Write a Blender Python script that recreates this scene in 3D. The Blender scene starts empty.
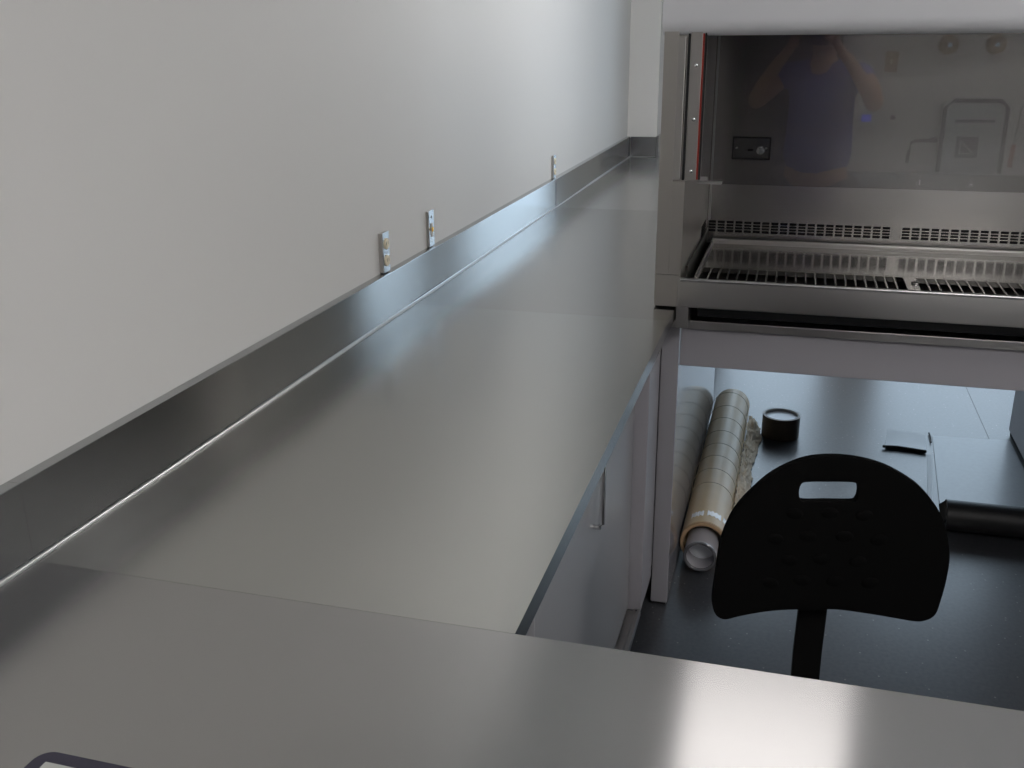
import bpy, bmesh, math, random
from mathutils import Vector, Matrix, Euler, noise
random.seed(7)
D = bpy.data
COL = bpy.context.scene.collection
PI = math.pi

# ------------------------------------------------------------------ materials
def nodes_of(name):
    m = D.materials.new(name); m.use_nodes = True
    nt = m.node_tree; nt.nodes.clear()
    out = nt.nodes.new('ShaderNodeOutputMaterial')
    return m, nt, out

def principled(name, col, rough=.5, metal=0., spec=.5, bump=0., bscale=200., mottle=0., mscale=6., coat=0., bdist=.001):
    m, nt, out = nodes_of(name)
    b = nt.nodes.new('ShaderNodeBsdfPrincipled')
    nt.links.new(b.outputs[0], out.inputs[0])
    b.inputs['Base Color'].default_value = (*col, 1)
    b.inputs['Roughness'].default_value = rough
    b.inputs['Metallic'].default_value = metal
    b.inputs['Specular IOR Level'].default_value = spec
    b.inputs['Coat Weight'].default_value = coat
    b.inputs['Coat Roughness'].default_value = .15
    tc = nt.nodes.new('ShaderNodeTexCoord')
    if mottle:
        n = nt.nodes.new('ShaderNodeTexNoise'); n.inputs['Scale'].default_value = mscale; n.inputs['Detail'].default_value = 5
        nt.links.new(tc.outputs['Object'], n.inputs['Vector'])
        mx = nt.nodes.new('ShaderNodeMix'); mx.data_type = 'RGBA'
        mx.inputs[6].default_value = (*[c*(1-mottle) for c in col], 1)
        mx.inputs[7].default_value = (*[min(1, c*(1+mottle)) for c in col], 1)
        nt.links.new(n.outputs[0], mx.inputs[0]); nt.links.new(mx.outputs[2], b.inputs['Base Color'])
    if bump:
        n = nt.nodes.new('ShaderNodeTexNoise'); n.inputs['Scale'].default_value = bscale; n.inputs['Detail'].default_value = 3
        nt.links.new(tc.outputs['Object'], n.inputs['Vector'])
        bp = nt.nodes.new('ShaderNodeBump'); bp.inputs['Strength'].default_value = bump; bp.inputs['Distance'].default_value = bdist
        nt.links.new(n.outputs[0], bp.inputs['Height']); nt.links.new(bp.outputs[0], b.inputs['Normal'])
    return m

def steel(name, col=(.60, .59, .56), rough=.28, aniso=.75, brush='X', var=.02, streak=.012, rot=0., blur=(.05, 1, .08)):
    """brushed stainless steel: brush = direction of the grain; streaky roughness and tint along the grain"""
    m, nt, out = nodes_of(name)
    b = nt.nodes.new('ShaderNodeBsdfPrincipled')
    nt.links.new(b.outputs[0], out.inputs[0])
    b.inputs['Metallic'].default_value = 1
    b.inputs['Anisotropic'].default_value = aniso
    b.inputs['Anisotropic Rotation'].default_value = rot
    tc = nt.nodes.new('ShaderNodeTexCoord')
    mp = nt.nodes.new('ShaderNodeMapping')
    sc = {'X': (3, 350, 350), 'Y': (350, 3, 350), 'Z': (350, 350, 3)}[brush]
    mp.inputs['Scale'].default_value = sc
    nt.links.new(tc.outputs['Object'], mp.inputs[0])
    n = nt.nodes.new('ShaderNodeTexNoise'); n.inputs['Scale'].default_value = 1; n.inputs['Detail'].default_value = 4
    nt.links.new(mp.outputs[0], n.inputs['Vector'])
    mr = nt.nodes.new('ShaderNodeMapRange')
    mr.inputs['To Min'].default_value = rough-var; mr.inputs['To Max'].default_value = rough+var
    nt.links.new(n.outputs[0], mr.inputs[0]); nt.links.new(mr.outputs[0], b.inputs['Roughness'])
    mx = nt.nodes.new('ShaderNodeMix'); mx.data_type = 'RGBA'
    mx.inputs[6].default_value = (*[c*(1-streak) for c in col], 1)
    mx.inputs[7].default_value = (*[c*(1+streak) for c in col], 1)
    nt.links.new(n.outputs[0], mx.inputs[0]); nt.links.new(mx.outputs[2], b.inputs['Base Color'])
    tv = nt.nodes.new('ShaderNodeCombineXYZ')      # the direction across the grain, in which reflections smear
    for i, c in enumerate(blur): tv.inputs[i].default_value = c
    nt.links.new(tv.outputs[0], b.inputs['Tangent'])
    return m

def emitter(name, col, strength):
    m, nt, out = nodes_of(name)
    e = nt.nodes.new('ShaderNodeEmission'); e.inputs[0].default_value = (*col, 1); e.inputs[1].default_value = strength
    nt.links.new(e.outputs[0], out.inputs[0]); return m

def glass(name, tint=(.93, .95, .95), ior=1.5):
    m, nt, out = nodes_of(name)
    t = nt.nodes.new('ShaderNodeBsdfTransparent'); t.inputs[0].default_value = (*tint, 1)
    g = nt.nodes.new('ShaderNodeBsdfGlossy'); g.inputs['Roughness'].default_value = .01
    f = nt.nodes.new('ShaderNodeFresnel'); f.inputs[0].default_value = ior
    mx = nt.nodes.new('ShaderNodeMixShader')
    nt.links.new(f.outputs[0], mx.inputs[0]); nt.links.new(t.outputs[0], mx.inputs[1]); nt.links.new(g.outputs[0], mx.inputs[2])
    nt.links.new(mx.outputs[0], out.inputs[0]); return m

M = {}
M['wall'] = principled('wall_paint', (.66, .655, .64), .6, bump=.12, bscale=160, spec=.3)
M['ceiling'] = principled('ceiling_tile', (.72, .72, .70), .9, bump=.3, bscale=300)
M['steel_x'] = steel('steel_grain_x', brush='X', rough=.215, aniso=.95, var=.003, streak=.003, col=(.425, .415, .41))
M['steel_y'] = steel('steel_grain_y', brush='Y', blur=(1, .05, .08), rough=.235, aniso=.5, var=.006, streak=.008, col=(.435, .43, .41))
M['steel_y2'] = steel('steel_grain_y_b', brush='Y', blur=(1, .05, .08), rough=.21, aniso=.6, var=.006, streak=.008, col=(.385, .375, .355))
M['steel_y3'] = steel('steel_grain_y_c', brush='Y', blur=(1, .05, .08), rough=.20, aniso=.6, var=.006, streak=.008, col=(.50, .50, .485))
M['splash'] = steel('steel_splash', brush='Z', rough=.17, aniso=.9, col=(.40, .405, .405), blur=(.08, .04, 1), var=.004)
M['bright'] = steel('steel_bright_edge', brush='Y', rough=.30, aniso=.3, col=(.50, .50, .50))
M['hood_steel'] = steel('hood_steel', brush='Z', rough=.30, aniso=.5, col=(.52, .50, .475), blur=(.4, .3, 1))
M['hood_front'] = steel('hood_front_steel', brush='X', rough=.32, aniso=.5, col=(.50, .485, .47), blur=(.1, .6, 1))
M['hood_back'] = steel('hood_back_steel', brush='X', rough=.24, aniso=.8, col=(.49, .475, .46), blur=(.05, .1, 1))
M['pan'] = principled('pan_metal', (.06, .058, .055), .4, metal=.6)
M['tray'] = steel('hood_tray_steel', brush='X', rough=.12, aniso=.3, col=(.36, .35, .335))
M['hood_white'] = principled('hood_enamel', (.70, .71, .74), .45, bump=.05, bscale=400)
M['laminate'] = principled('cabinet_enamel', (.31, .31, .325), .25, spec=.5, bump=.04, bscale=300)
M['bench_enamel'] = principled('bench_enamel', (.34, .33, .355), .28, spec=.5, bump=.04, bscale=300)
M['bench_side'] = principled('bench_side_enamel', (.34, .33, .355), .10, spec=.6)
M['black_gap'] = principled('black_rubber_shade', (.012, .012, .013), .7)  # black rubber parts, and also strips that paint shade in gaps
M['black_pu'] = principled('black_polyurethane', (.0025, .0025, .0025), .8, spec=.06, bump=.25, bscale=500)
M['black_metal'] = principled('black_powder_metal', (.004, .004, .004), .5, spec=.12)
M['kraft'] = principled('kraft_paper', (.58, .44, .25), .4, mottle=.08, mscale=14, bump=.1, bscale=60)
M['kraft_edge'] = principled('kraft_cut_edge', (.42, .28, .16), .8, mottle=.1, mscale=40)
M['crumple'] = principled('crumpled_kraft', (.80, .68, .52), .75, mottle=.12, mscale=20)
M['seam'] = principled('kraft_seam', (.40, .32, .21), .6)
M['clear_tape'] = principled('clear_tape', (.92, .94, .96), .16, spec=.8, mottle=.15, mscale=60, bump=.5, bscale=90)
M['white_tube'] = principled('white_paper_tube', (.40, .39, .42), .45, spec=.4)
M['film'] = principled('glossy_film', (.10, .10, .11), .12, spec=.8)
M['brown_tape'] = principled('brown_tape_layers', (.05, .035, .022), .35, spec=.5, bump=.2, bscale=120)
M['tape_core'] = principled('tape_core_card', (.38, .36, .34), .5)
M['core_white'] = principled('tape_side_white', (.85, .88, .92), .3)
M['vinyl'] = principled('vinyl_sheet', (.22, .24, .265), .32, spec=.9, mottle=.14, mscale=60, bump=.15, bscale=70)
M['vinyl_back'] = principled('vinyl_back', (.011, .011, .012), .5)
M['offcut'] = principled('offcut_sheet', (.30, .32, .34), .36, spec=.5, mottle=.06, mscale=30)
M['dark_edge'] = principled('dark_cut_edge', (.02, .018, .016), .7)
M['beige'] = principled('outlet_plastic', (.78, .70, .52), .4)
M['plate'] = steel('plate_steel', brush='Z', rough=.25, aniso=.3, col=(.62, .64, .66))
M['yellow'] = principled('yellow_plastic', (.85, .50, .05), .4)
M['red'] = principled('red_gasket', (.38, .03, .015), .5)
M['chrome'] = steel('chrome', brush='X', rough=.08, aniso=0, col=(.8, .8, .8))
M['glass'] = glass('sash_glass', (.80, .80, .80), 1.55)
M['window_glass'] = glass('window_glass', (.93, .96, .97), 1.3)
M['frame'] = principled('window_frame_paint', (.5, .5, .5), .4)
M['dark_door'] = principled('dark_door_paint', (.05, .05, .055), .4)
M['navy'] = principled('dark_violet_plastic', (.03, .028, .05), .45)
M['screen_grey'] = principled('pale_grey_plastic', (.45, .46, .44), .35)
M['skin'] = principled('skin', (.62, .38, .27), .5, mottle=.06, mscale=20)
M['shirt'] = principled('blue_shirt', (.13, .15, .46), .8, bump=.2, bscale=300)
M['trousers'] = principled('grey_trousers', (.16, .16, .17), .85)
M['hair'] = principled('dark_hair', (.03, .02, .015), .7, bump=.6, bscale=120)
M['lamp'] = emitter('lamp_diffuser', (1., .97, .955), 12.2)
M['blue_lcd'] = emitter('blue_lcd', (.15, .2, 1.), 1.6)
M['white_plastic'] = principled('white_plastic', (.6, .6, .58), .4)

def floor_mat():
    m, nt, out = nodes_of('speckled_vinyl_floor')
    b = nt.nodes.new('ShaderNodeBsdfPrincipled'); nt.links.new(b.outputs[0], out.inputs[0])
    tc = nt.nodes.new('ShaderNodeTexCoord')
    n = nt.nodes.new('ShaderNodeTexNoise'); n.inputs['Scale'].default_value = 90; n.inputs['Detail'].default_value = 4
    nt.links.new(tc.outputs['Object'], n.inputs[0])
    r1 = nt.nodes.new('ShaderNodeValToRGB')
    r1.color_ramp.elements[0].position = .3; r1.color_ramp.elements[0].color = (.036, .038, .043, 1)
    r1.color_ramp.elements[1].position = .75; r1.color_ramp.elements[1].color = (.064, .067, .074, 1)
    nt.links.new(n.outputs[0], r1.inputs[0])
    v = nt.nodes.new('ShaderNodeTexVoronoi'); v.inputs['Scale'].default_value = 45
    nt.links.new(tc.outputs['Object'], v.inputs[0])
    lt = nt.nodes.new('ShaderNodeMath'); lt.operation = 'LESS_THAN'; lt.inputs[1].default_value = .11
    nt.links.new(v.outputs['Distance'], lt.inputs[0])
    sp = nt.nodes.new('ShaderNodeSeparateColor'); nt.links.new(v.outputs['Color'], sp.inputs[0])
    gt = nt.nodes.new('ShaderNodeMath'); gt.operation = 'GREATER_THAN'; gt.inputs[1].default_value = .62
    nt.links.new(sp.outputs[0], gt.inputs[0])
    mu = nt.nodes.new('ShaderNodeMath'); mu.operation = 'MULTIPLY'
    nt.links.new(lt.outputs[0], mu.inputs[0]); nt.links.new(gt.outputs[0], mu.inputs[1])
    mx = nt.nodes.new('ShaderNodeMix'); mx.data_type = 'RGBA'; mx.inputs[7].default_value = (.22, .21, .20, 1)
    nt.links.new(mu.outputs[0], mx.inputs[0]); nt.links.new(r1.outputs[0], mx.inputs[6]); nt.links.new(mx.outputs[2], b.inputs['Base Color'])
    b.inputs['Roughness'].default_value = .32
    b.inputs['Specular IOR Level'].default_value = 1.0
    bp = nt.nodes.new('ShaderNodeBump'); bp.inputs['Strength'].default_value = .12; bp.inputs['Distance'].default_value = .001
    nt.links.new(n.outputs[0], bp.inputs['Height']); nt.links.new(bp.outputs[0], b.inputs['Normal'])
    return m
M['floor'] = floor_mat()

# ------------------------------------------------------------------ mesh helpers
def box(bm, x0, x1, y0, y1, z0, z1, bev=0., seg=2):
    t = bmesh.new()
    bmesh.ops.create_cube(t, size=1)
    for v in t.verts:
        v.co = Vector(((x0+x1)/2+v.co.x*(x1-x0), (y0+y1)/2+v.co.y*(y1-y0), (z0+z1)/2+v.co.z*(z1-z0)))
    if bev: bmesh.ops.bevel(t, geom=t.edges[:], offset=bev, segments=seg, affect='EDGES', profile=.6)
    merge(bm, t); return bm

def merge(bm, t, mat=None):
    me = D.meshes.new('t'); t.to_mesh(me); t.free()
    if mat is not None: me.transform(mat)
    bm.from_mesh(me); D.meshes.remove(me)

def BX(*a, **k):
    return box(bmesh.new(), *a, **k)

def cyl(bm, p0, p1, r0, r1=None, seg=32, bev=0.):
    if r1 is None: r1 = r0
    p0, p1 = Vector(p0), Vector(p1); d = p1-p0
    t = bmesh.new()
    bmesh.ops.create_cone(t, cap_ends=True, segments=seg, radius1=r0, radius2=r1, depth=d.length)
    if bev: bmesh.ops.bevel(t, geom=[e for e in t.edges if len(e.link_faces) == 2 and any(len(f.verts) > 4 for f in e.link_faces)], offset=bev, segments=2, affect='EDGES', profile=.5)
    q = Vector((0, 0, 1)).rotation_difference(d.normalized())
    merge(bm, t, Matrix.Translation((p0+p1)/2) @ q.to_matrix().to_4x4()); return bm

def lathe(bm, prof, mat=None, seg=64, closed=False):
    """prof: (radius, height) points turned about Z"""
    t = bmesh.new(); rings = []
    for r, z in prof:
        rings.append([t.verts.new((r*math.cos(2*PI*i/seg), r*math.sin(2*PI*i/seg), z)) for i in range(seg)])
    pairs = list(zip(rings[:-1], rings[1:])) + ([(rings[-1], rings[0])] if closed else [])
    for a, b in pairs:
        for i in range(seg):
            t.faces.new((a[i], a[(i+1) % seg], b[(i+1) % seg], b[i]))
    bmesh.ops.recalc_face_normals(t, faces=t.faces[:])
    merge(bm, t, mat); return bm

def sphere(bm, c, r, sc=(1, 1, 1), rot=None, seg=20):
    t = bmesh.new(); bmesh.ops.create_uvsphere(t, u_segments=seg, v_segments=seg//2, radius=r)
    m = Matrix.Translation(Vector(c)) @ (rot.to_4x4() if rot else Matrix.Identity(4)) @ Matrix.Diagonal((*sc, 1))
    merge(bm, t, m); return bm

def tube(bm, pts, r, seg=12):
    """round bar through the points"""
    pts = [Vector(p) for p in pts]; rings = []
    up = Vector((0, 0, 1))
    for i, p in enumerate(pts):
        d = (pts[min(i+1, len(pts)-1)]-pts[max(i-1, 0)]).normalized()
        a = d.cross(up) if abs(d.dot(up)) < .95 else d.cross(Vector((1, 0, 0)))
        a.normalize(); b = d.cross(a)
        rings.append([bm.verts.new(p+a*r*math.cos(2*PI*k/seg)+b*r*math.sin(2*PI*k/seg)) for k in range(seg)])
    for A, B in zip(rings[:-1], rings[1:]):
        for k in range(seg): bm.faces.new((A[k], A[(k+1) % seg], B[(k+1) % seg], B[k]))
    bm.faces.new(rings[0]); bm.faces.new(rings[-1][::-1])
    bmesh.ops.recalc_face_normals(bm, faces=bm.faces[:]); return bm

def obj(name, bm, mat, parent=None, smooth=False):
    """world-space mesh -> one object; origin at the parent's place"""
    me = D.meshes.new(name); bm.to_mesh(me); bm.free()
    if parent is not None:
        base = Vector(parent.get('wloc', (0, 0, 0)))
        me.transform(Matrix.Translation(-base))
    me.materials.append(M[mat] if isinstance(mat, str) else mat)
    if smooth:
        for p in me.polygons: p.use_smooth = True
        me.set_sharp_from_angle(angle=math.radians(40))
    o = D.objects.new(name, me); COL.objects.link(o)
    if parent is not None:
        o.parent = parent; o['wloc'] = parent.get('wloc', (0, 0, 0))
    else: o['wloc'] = (0., 0., 0.)
    return o

def tag(o, label, cat, group=None):
    o['label'] = label; o['category'] = cat
    if group: o['group'] = group
    return o

def thing(name, loc, label, cat, group=None, rz=0.):
    """an Empty at the thing's base; children given in world coordinates (rz = 0)"""
    o = D.objects.new(name, None); COL.objects.link(o); o.empty_display_size = .05
    o.location = loc; o.rotation_euler = (0, 0, rz); o['wloc'] = tuple(float(c) for c in loc)
    return tag(o, label, cat, group)

def struct(name, bm, mat, parent=None, smooth=False):
    o = obj(name, bm, mat, parent, smooth)
    if parent is None: o['kind'] = 'structure'
    return o

# ------------------------------------------------------------------ the room
XR, YB, YF, H = 4.2, -1.6, 6.0, 2.8
struct('floor', BX(-.15, XR+.15, YB-.15, YF+.15, -.12, 0), 'floor')
struct('ceiling', BX(-.15, XR+.15, YB-.15, YF+.15, H, H+.1), 'ceiling')
struct('wall_left', BX(-.15, 0, YB-.15, YF+.15, 0, H), 'wall')
struct('wall_right', BX(XR, XR+.15, YB-.15, YF+.15, 0, H), 'wall')
struct('wall_back', BX(0, XR, YB-.15, YB, 0, H), 'wall')
# the far wall behind the cabinet, with two tall windows
WX = [(.56, 1.20), (1.46, 3.3)]; WZ = (.12, 2.45)
bm = bmesh.new()
xs = [0, WX[0][0], WX[0][1], WX[1][0], WX[1][1], XR]
for i in (0, 2, 4): box(bm, xs[i], xs[i+1], YF, YF+.15, 0, H)
for a, b in WX:
    box(bm, a, b, YF, YF+.15, 0, WZ[0]); box(bm, a, b, YF, YF+.15, WZ[1], H)
struct('wall_far', bm, 'wall')
for i, (a, b) in enumerate(WX):
    bm = bmesh.new(); t = .04
    box(bm, a, a+t, YF+.04, YF+.11, *WZ); box(bm, b-t, b, YF+.04, YF+.11, *WZ)
    box(bm, a+t, b-t, YF+.04, YF+.11, WZ[0], WZ[0]+t); box(bm, a+t, b-t, YF+.04, YF+.11, WZ[1]-t, WZ[1])
    if b-a > 1: box(bm, (a+b)/2-.025, (a+b)/2+.025, YF+.05, YF+.10, WZ[0]+t, WZ[1]-t)
    w = struct('window_%d' % (i+1), bm, 'frame')
    struct('window_pane', BX(a+t, b-t, YF+.072, YF+.078, WZ[0]+t, WZ[1]-t), 'window_glass', w)
# end of the left wall: the short pier beside the far end of the worktop
struct('wall_pier', BX(0, .165, 5.70, 6.0, 0, H), 'wall')
o = struct('door_1', BX(.36, 1.13, YB, YB+.05, 0, 2.1, bev=.006), 'dark_door')
struct('door_handle', tube(bmesh.new(), [(1.05, YB+.05, 1.0), (1.05, YB+.10, 1.0), (.94, YB+.10, 1.0)], .009), 'chrome', o, True)

# ------------------------------------------------------------------ worktops along the left wall and in front
ZC, HB, T = .90, 1.0106, .02
def worktop(name, y0, y1, mat, label, x1=.669, tilt=0., splash=True, x0=.0006):
    t = thing(name, (0, y0, ZC-.03), label, 'worktop', 'stainless steel worktops')
    obj('top_sheet', BX(x0, x1, y0+.0002, y1-.0002, ZC-.032, ZC), mat, t)
    if splash:
        bm = BX(0.0005, T, y0+.0002, y1-.0002, ZC+.0005, HB)
        for v in bm.verts:
            if v.co.x > T/2: v.co.x += tilt*(v.co.y-(y0+y1)/2)
        bmesh.ops.bevel(bm, geom=[e for e in bm.edges if all(v.co.z > HB-.001 and v.co.x > T/2 for v in e.verts)], offset=.0015, segments=2, affect='EDGES', profile=.5)
        obj('backsplash', bm, 'splash', t)
        # coved foot of the backsplash, the thin bright line along the wall
        bm = bmesh.new(); prof = [(T+.0005, ZC+.0055), (T+.0012, ZC+.0035), (T+.003, ZC+.0016), (T+.0055, ZC+.0006), (T+.0058, ZC), (T, ZC)]
        r = [[bm.verts.new((x, y, z)) for x, z in prof] for y in (y0+.0002, y1-.0002)]
        for k in range(len(prof)-1): bm.faces.new((r[0][k], r[0][k+1], r[1][k+1], r[1][k]))
        bmesh.ops.recalc_face_normals(bm, faces=bm.faces[:])
        obj('cove_strip', bm, 'bright', t, True)
    return t
Y0, Y1, Y2, YE = .9385, 2.3064, 3.8746, 5.70
front = worktop('worktop', .28, Y0, 'steel_x', 'foreground brushed steel worktop crossing the bottom of the photo', x1=3.2)
worktop('worktop', Y0, Y1, 'steel_y', 'long near steel worktop section between foreground counter and fume cabinet')
worktop('worktop', Y1, Y2, 'steel_y2', 'middle steel worktop section beside the stainless safety cabinet, behind the near section', tilt=.002)
t = worktop('worktop', Y2, YE, 'steel_y3', 'farthest steel worktop section ending at the wall corner', tilt=-.003)
obj('end_backsplash', BX(T, .165, YE-T, YE-.0005, ZC+.0005, HB, bev=.0015, seg=1), 'splash', t)
obj('end_cove', BX(T+.006, .165, YE-T-.005, YE-T-.0005, ZC+.0002, ZC+.004, bev=.001, seg=1), 'bright', t)
obj('corner_post', BX(T+.0005, T+.005, YE-T-.005, YE-T-.0005, ZC+.004, HB-.001, bev=.001, seg=1), 'bright', t)
obj('top_return', BX(.166, .669, YE, 5.99, ZC-.032, ZC, bev=.001, seg=1), 'steel_y3', t)
obj('side_backsplash', BX(.1655, .18, YE-.02, 5.99, ZC+.0005, HB+.006, bev=.0015, seg=1), 'splash', t)

# ------------------------------------------------------------------ base cabinets with sliding doors
XF = .633
def cabinet(y0, y1, label, filler=0., XF=.624):
    c = thing('base_cabinet', (.03, y0, 0), label, 'cabinet', 'base cabinets under the left worktop')
    bm = bmesh.new()
    box(bm, .02, .56, y0+.002, y1-.002, .125, .862, bev=.002, seg=1)          # carcass
    box(bm, .06, .585, y0+.01, y1-.01, .0, .105)                              # plinth
    box(bm, .56, .60, y0+.002, y1-.002, .80, .862)
    obj('body', bm, 'laminate', c)
    bm = BX(.56, XF, y0+.002, y1-filler*.66-.003, .105, .1155)
    box(bm, XF-.008, XF, y0+.002, y1-filler*.66-.003, .118, .126, bev=.002)
    box(bm, XF-.020, XF-.014, y0+.002, y1-filler*.66-.003, .1155, .121)
    obj('bottom_track', bm, 'hood_front', c)
    obj('top_rail', BX(.60, XF, y0+.002, y1-filler*.66-.001, .847, .866, bev=.002, seg=1), 'laminate', c)
    L = (y1-filler-y0)
    ym = y0+L*.5
    e1 = y1-filler*.66-.004
    for k, (a, b, xf) in enumerate(((y0+.35, e1, XF-.033), (y0+.01, ym+.03, XF-.055))):
        d = obj('sliding_door', BX(xf-.018, xf, a, b, .127, .845, bev=.002, seg=2), 'laminate', c)
        yh = 1.762
        bm = bmesh.new()
        if k == 0 and filler:
            zt, zb = .778, .604
            tube(bm, [(xf, yh, zt-.012), (xf+.014, yh, zt-.012), (xf+.018, yh, zt-.02), (xf+.018, yh, zb+.02), (xf+.014, yh, zb+.012), (xf, yh, zb+.012)], .0055)
            obj('handle', bm, 'chrome', d, True)
    if filler:
        bm = BX(.561, XF, y1-filler*.66, y1-.004, .116, .862, bev=.002, seg=1)
        
        obj('filler_panel', bm, 'bench_enamel', c)
    return c
cabinet(.945, 2.47, 'grey base cabinet with sliding doors and bar handle under near worktop', filler=.29, XF=.633)
cabinet(2.53, 4.0, 'grey base cabinet behind the safety cabinet bench end panel')
cabinet(4.02, 5.68, 'grey base cabinet under the farthest worktop section')
for x in (.672, 1.95, 3.15): obj('support_panel', BX(x, x+.025, .32, .88, 0, .867, bev=.002), 'laminate', front)
obj('corner_panel', BX(.02, .045, .30, .93, 0, .867, bev=.002), 'laminate', front)

# ------------------------------------------------------------------ bench under the safety cabinet
YB0 = 2.513
XR1 = 1.845
b = thing('support_bench', (.63, YB0, 0), 'grey bench with stainless top and open knee space carrying the safety cabinet', 'bench')
obj('bench_top', BX(.645, 1.93, YB0-.012, 4.14, .8275, .849, bev=.002), 'hood_front', b)
obj('apron', BX(.677, XR1, YB0+.001, YB0+.022, .7228, .8265, bev=.0015, seg=1), 'bench_enamel', b)
obj('end_panel', BX(.6286, .6753, YB0, 3.96, .008, .8265, bev=.0015, seg=1), 'bench_side', b)
obj('end_panel', BX(XR1, XR1+.047, YB0, 4.165, .02, .8265, bev=.0015, seg=1), 'bench_enamel', b)
obj('foot_shadow_strip', BX(.634, .670, YB0+.006, 3.95, 0, .0075), 'black_gap', b)  # black strip painting the shadow line under the left panel
obj('foot_shadow_strip', BX(XR1+.006, XR1+.041, YB0+.006, 4.16, 0, .0195), 'black_gap', b)
# ------------------------------------------------------------------ biological safety cabinet
HY = 2.42
HX0, HX1 = .6166, 1.93
h = thing('safety_cabinet', (HX0, HY, .849), 'stainless laboratory safety cabinet with white hood and glass sash on the bench', 'safety cabinet')
IX0, IX1, IYB = .679, 1.868, 3.105
bm = BX(HX0, .650, HY, 3.30, .985, 2.15, bev=.001)                 # left cheek
box(bm, .650, IX0, HY+.012, 3.30, 1.212, 2.15); box(bm, .650, IX0, HY, 3.30, .985, 1.212, bev=.001); box(bm, HX0, IX0, HY, 3.30, .9045, .984, bev=.001)
obj('side_wall', bm, 'hood_steel', h)
bm = BX(1.897, HX1, HY, 3.30, .9045, 2.15, bev=.002)
box(bm, IX1, 1.897, HY+.012, 3.30, .985, 2.15)
obj('side_wall', bm, 'hood_steel', h)
obj('sash_channel', BX(.650, .668, HY-.008, HY+.011, 1.216, 1.537, bev=.002), 'hood_front', h)
obj('channel_gap_shade', BX(.6705, .6755, HY+.006, HY+.0115, 1.214, 1.56), 'black_gap', h)  # black strip that paints the shade in the recess beside the channel
gp = obj('guide_plate', BX(.678, .7035, HY+.002, HY+.018, 1.214, 1.56, bev=.001), 'hood_front', h)
for z in (1.475, 1.355, 1.236):
    bm = bmesh.new(); sphere(bm, (.6915, HY+.001, z), .0048, (1, .6, 1)); cyl(bm, (.6915, HY-.003, z), (.6915, HY-.0015, z), .0016, seg=8)
    obj('screw', bm, 'chrome', gp, True)
obj('gasket', BX(.7037, .7075, HY+.006, HY+.018, 1.216, 1.56), 'red', h)
obj('gasket', BX(.7085, .7125, HY+.004, HY+.018, 1.216, 1.56), 'black_gap', h)
bm = BX(IX0-.006, HX1, HY-.003, HY+.014, .9045, .9745, bev=.005, seg=4)
obj('front_apron', bm, 'hood_front', h, True)
# rounded lip of the work opening
bm = cyl(bmesh.new(), (IX0, HY+.001, .9735), (IX1, HY+.001, .9735), .0055, seg=16)
obj('opening_lip', bm, 'bright', h, True)
bm = BX(.672, .702, HY+.002, HY+.10, .850, .904, bev=.001); obj('cabinet_foot', bm, 'hood_front', h)
obj('cabinet_foot', BX(1.86, 1.89, HY+.002+.10, HY+.20, .850, .904, bev=.001), 'hood_front', h)
obj('cabinet_foot', BX(.672, .702, 3.15, 3.25, .850, .904, bev=.001), 'hood_front', h)
obj('cabinet_foot', BX(1.86, 1.89, 3.15, 3.25, .850, .904, bev=.001), 'hood_front', h)
obj('drain_pan', BX(.72, 1.84, HY+.06, 3.2, .868, .904), 'black_gap', h)
# chamber: floor pan, tray, front grille, pierced back wall
bm = BX(IX0+.001, IX1-.001, HY+.015, 3.27, .905, .915); box(bm, IX0+.001, IX1-.001, 3.23, 3.27, .8495, .904); box(bm, .6702, .6716, 2.54, 3.27, .8495, .904); box(bm, IX0+.001, IX0+.006, HY+.11, IYB-.004, .915, .984); box(bm, IX0+.006, IX1-.001, IYB-.022, IYB-.004, .915, .940)  # both low skirts under the pan are added to block window light
obj('pan_and_light_skirts', bm, 'pan', h)
TZ = .941
obj('work_tray', BX(.705, 1.84, 2.735, 3.072, .925, TZ, bev=.003), 'tray', h)
bm = BX(.700, 1.845, 3.068, 3.082, .930, .956, bev=.004); box(bm, .6985, .7045, 2.56, 3.068, .930, .952, bev=.002)
obj('tray_rim', bm, 'hood_front', h)
bm = BX(.705, 1.84, 2.722, 2.734, .928, TZ); box(bm, .705, 1.84, 2.452, 2.458, .928, TZ)
x = .705
k = 0
while x < 1.84:
    wbar = .0034 if k != 21 else .03
    box(bm, x, x+wbar, 2.458, 2.722, .937, TZ); x += wbar+.0212; k += 1
obj('front_grille', bm, 'tray', h)
bm = bmesh.new(); sphere(bm, (1.245, 2.655, TZ+.002), .010, (1, 1, .45)); cyl(bm, (1.245, 2.655, TZ+.004), (1.245, 2.655, TZ+.010), .005, seg=16)
obj('grille_knob', bm, 'chrome', h, True)
Z0, Z1 = .9705, 1.0045
bm = BX(IX0, IX1, IYB, IYB+.006, Z1, 1.62); box(bm, IX0, IX1, IYB, IYB+.006, .93, Z0)
rows = 4; ph = (Z1-Z0)/rows
def slots(bm, xa, xb, n):
    p = (xb-xa)/n
    for i in range(n+1):
        box(bm, xa+i*p-.003, xa+i*p+.003, IYB, IYB+.004, Z0, Z1)
    for r in range(1, rows):
        box(bm, xa, xb, IYB+.0003, IYB+.004, Z0+r*ph-.0014, Z0+r*ph+.0014)
slots(bm, .683, 1.213, 20); slots(bm, 1.241, 1.77, 20)
box(bm, 1.2155, 1.2385, IYB, IYB+.004, Z0, Z1); box(bm, 1.77, IX1, IYB, IYB+.004, Z0, Z1)
obj('back_wall', bm, 'hood_back', h)
obj('plenum_back', BX(IX0, IX1, IYB+.05, IYB+.06, .925, 1.62), 'black_gap', h)
obj('chamber_ceiling', BX(IX0+.001, IX1-.001, HY+.08, IYB-.001, 1.63, 1.65), 'hood_front', h)
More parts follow.
